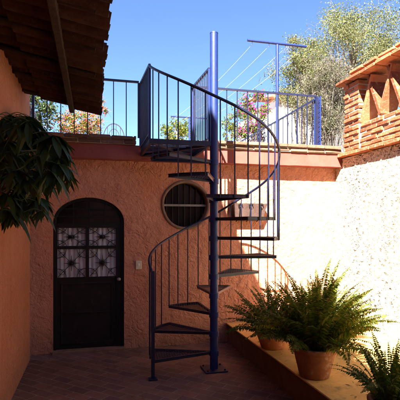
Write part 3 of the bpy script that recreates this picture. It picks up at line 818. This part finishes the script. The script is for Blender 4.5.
def tree(name, label, cat, base, H, crown_c, crown_r, nleaf, lsize, leafm, trunk_r=.12, nbr=14, clumps=60, twigs=0, seed=1, group=None, extra=None, lshape='q', gap=.55, barkm='bark'):
    random.seed(seed)
    t = thing(name, label, cat, base, group)
    br, fo = MB(), MB(); base = Vector(base); cc = Vector(crown_c); cr = Vector(crown_r)
    top = cc + Vector((0,0,-cr.z*.1))
    tk = catmull([base, base.lerp(top,.4)+Vector((random.uniform(-.1,.1),random.uniform(-.1,.1),0)), top], 8)
    br.tube(tk, [trunk_r*(1-.65*i/(len(tk)-1)) for i in range(len(tk))], 10)
    cl = []
    while len(cl) < clumps:
        v = Vector([random.gauss(0,1) for _ in range(3)]).normalized()*random.uniform(.25,1)**.6
        p = cc+Vector((v.x*cr.x, v.y*cr.y, v.z*cr.z)); cl.append(p)
    for i, p in enumerate(cl):
        if i < nbr*3:
            s = tk[random.randint(len(tk)//2, len(tk)-1)]
            m = s.lerp(p,.5)+Vector((random.uniform(-.1,.1),random.uniform(-.1,.1),random.uniform(.0,.15)))*cr.length*.4
            c_ = catmull([s, m, p], 5); br.tube(c_, [trunk_r*.3*(1-.85*j/(len(c_)-1)) for j in range(len(c_))], 5, False)
    if twigs:
        for _ in range(twigs):
            p = random.choice(cl); d = (p-cc); d = (d.normalized() if d.length > 0 else Vector((0,0,1)))+Vector([random.gauss(0,.8) for _ in range(3)]); d.normalize()
            q0 = p + Vector([random.gauss(0,.15*cr.x) for _ in range(3)]); L_ = random.uniform(.25,.6)*cr.x*.5
            q1 = q0+d*L_*.5+Vector([random.gauss(0,.04) for _ in range(3)]); q2 = q1+(d+Vector([random.gauss(0,.4) for _ in range(3)])).normalized()*L_*.5
            br.tube([q0,q1,q2], [.006,.004,.002], 3, False)
            for _k in range(2):
                e = q1.lerp(q2, random.random()); br.tube([e, e+Vector([random.gauss(0,.12) for _ in range(3)])], [.003,.0015], 3, False)
    per_ = max(1, nleaf//clumps); cs = gap*min(cr)*.55
    for p in cl:
        rr = cs*random.uniform(.6,1.3)
        for _ in range(per_):
            o = Vector([random.gauss(0,.5) for _ in range(3)])*rr
            d = Vector([random.gauss(0,1) for _ in range(3)]).normalized(); n_ = Vector([random.gauss(0,1) for _ in range(3)]).normalized()
            if abs(d.dot(n_)) > .95: continue
            leaf(fo, p+o, d, n_, lsize*random.uniform(.6,1.3), lsize*.55*random.uniform(.7,1.2), .1, .1, lshape)
    br.build('trunk', M[barkm], t); fo.build('crown', M[leafm], t)
    if extra:
        fl = MB()
        for _ in range(extra[1]):
            p = random.choice(cl)+Vector([random.gauss(0,.5) for _ in range(3)])*cs
            for k in range(3):
                a = 2*PI*k/3; d = Vector((math.cos(a), math.sin(a), random.uniform(.2,.8)))
                leaf(fl, p, d, Vector((0,0,1)), extra[2], extra[2]*.8, .1, 0, 'q')
        fl.build('flowers', M[extra[0]], t)
    return t
def at(px, py, depth):
    lat = (px-200)/430*depth; return Vector((lat*math.cos(TH)+depth*math.sin(TH), depth*math.cos(TH)-lat*math.sin(TH), EYE-(py-225)/430*depth))

def ground_of(v, z=0.0): return (v.x, v.y, z)
# big pale tree, right
c = at(352, 62, 14.5); tree('pepper_tree', 'tall pale green tree with airy crown beyond the brick lattice wall', 'tree', ground_of(c), 8, c, (1.9,1.6,1.75), 46000, .056, 'olive', .16, 14, 95, 200, 31)
c = at(304, 80, 12.6); tree('pepper_tree', 'smaller yellow green tree left of the big one, behind the corner post', 'tree', ground_of(c), 6, c, (1.05,.85,1.25), 24000, .052, 'olive', .10, 12, 55, 200, 32)
c = at(327, 98, 11.2); tree('bare_shrub', 'tangled grey leafless shrub rising behind the blue corner post', 'shrub', ground_of(c), 5, c, (.66,.6,1.1), 15000, .045, 'silver', .07, 20, 90, 1100, 33, barkm='twig')
# bougainvillea behind the railing, right of the pole
c = at(253, 122, 10.4); tree('bougainvillea', 'magenta bougainvillea in bloom behind the railing left of the T post', 'flowering shrub', ground_of(c, 2.66), 2, c, (.42,.42,.72), 3200, .06, 'bougleaf', .03, 10, 34, 60, 34, extra=('magenta', 420, .05))
c = at(231, 134, 10.4); tree('potted_shrub', 'low yellow green shrub on terrace just right of the stair pole', 'shrub', ground_of(c, 2.66), 2, c, (.28,.3,.42), 900, .055, 'yellowgreen', .02, 8, 18, 20, 35)
c = at(177, 131, 13.6); tree('garden_shrub', 'yellow green treetop showing through the stair landing railing', 'tree', ground_of(c), 3, c, (.50,.5,.48), 1900, .075, 'yellowgreen', .06, 10, 26, 30, 36)
c = at(76, 126, 9.8); tree('bougainvillea', 'salmon flowering bougainvillea on terrace under the end of the tiled eave', 'flowering shrub', ground_of(c, 2.66), 2, c, (.62,.4,.42), 2300, .055, 'yellowgreen', .03, 10, 34, 60, 37, extra=('salmon', 420, .045))
c = at(98, 112, 10.2); tree('bougainvillea', 'tall pink flowering stems beside the edge of tiled eave', 'flowering shrub', ground_of(c, 2.66), 2, c, (.20,.2,.55), 500, .05, 'bougleaf', .02, 6, 14, 30, 38, extra=('salmon', 150, .045))
c = at(30, 112, 9.0); tree('dark_bush', 'dark leafy bush behind the left terrace railing under the eave', 'shrub', ground_of(c, 2.66), 2, c, (.55,.5,.5), 2200, .07, 'umbrella', .04, 8, 30, 20, 39)

# white wrought iron chair on terrace
t = thing('garden_chair', 'white wrought iron garden chair with round back on the terrace', 'chair', at(114, 180, 8.2)[:2] + (2.66,) if False else (at(114,180,8.2).x, at(114,180,8.2).y, 2.66))
cx, cy, cz0 = t.location; R_ = .2
b = MB(); ring = [(cx+R_*math.cos(a), cy, cz0+.62+.30*math.sin(a)) for a in [2*PI*k/28 for k in range(29)]]; b.tube(ring, .010, 8)
for k in (-.6,-.2,.2,.6):
    hgt = .30*math.sqrt(1-k*k); b.tube([(cx+k*R_, cy, cz0+.62-hgt), (cx+k*R_, cy, cz0+.62+hgt)], .006, 6)
for rr in (.5,):
    b.tube([(cx+R_*rr*math.cos(a), cy, cz0+.66+.16*math.sin(a)) for a in [2*PI*k/20 for k in range(21)]], .006, 6)
b.build('backrest', M['white'], t)
b = MB(); b.tube([(cx,cy-.22,cz0+.44),(cx,cy-.22,cz0+.46)], .22, 24); b.build('seat', M['white'], t)
for sx in (-1,1):
    for yy in (0, -.4):
        b = MB(); b.tube([(cx+sx*.17, cy+yy*.9, cz0+.45), (cx+sx*.21, cy+yy, cz0)], .011, 8); b.build('leg', M['white'], t)

# neighbouring white house
t = thing('neighbour_house', 'whitewashed neighbouring house with terracotta roof edge behind the side railing', 'house', (8.4, 15.5, 0))
b = MB(); b.box(6.75, 11.5, 15.2, 20, -.1, 6.45); b.build('wall', M['whitewash'], t)
b = MB(); yv = 14.95
x = 6.65
while x < 11.6:
    b.tube([(x, 14.95, 6.48), (x, 17.6, 7.1)], .085, 8); x += .19
b.box(6.7, 11.55, 15.1, 17.6, 6.452, 6.51)
b.build('roof', M['redroof'], t)

# fallen leaves on the paving and the ledge
random.seed(77); b = MB()
for _ in range(170):
    if random.random() < .5: p = Vector((random.uniform(XL+.05, 1.8), random.choice((random.uniform(3.0,5.7), random.uniform(5.2,5.78))), .008))
    else: p = Vector((random.uniform(1.86, 2.9), random.uniform(2.4, 5.7), TOPZ+.003))
    a = random.uniform(0, 2*PI); leaf(b, p, Vector((math.cos(a), math.sin(a), .05)), Vector((random.uniform(-.3,.3), random.uniform(-.3,.3), 1)), random.uniform(.015,.05), random.uniform(.008,.02), .2, -.1)
M['dead'] = leafmat('dead_leaf', [(0,(.10,.05,.02)),(.6,(.20,.12,.05)),(1,(.26,.20,.07))], .1, .8)
b.build('fallen_leaves', M['dead'], label='small dry fallen leaves scattered over the paving and the ledge', cat='leaf litter', kind='stuff')
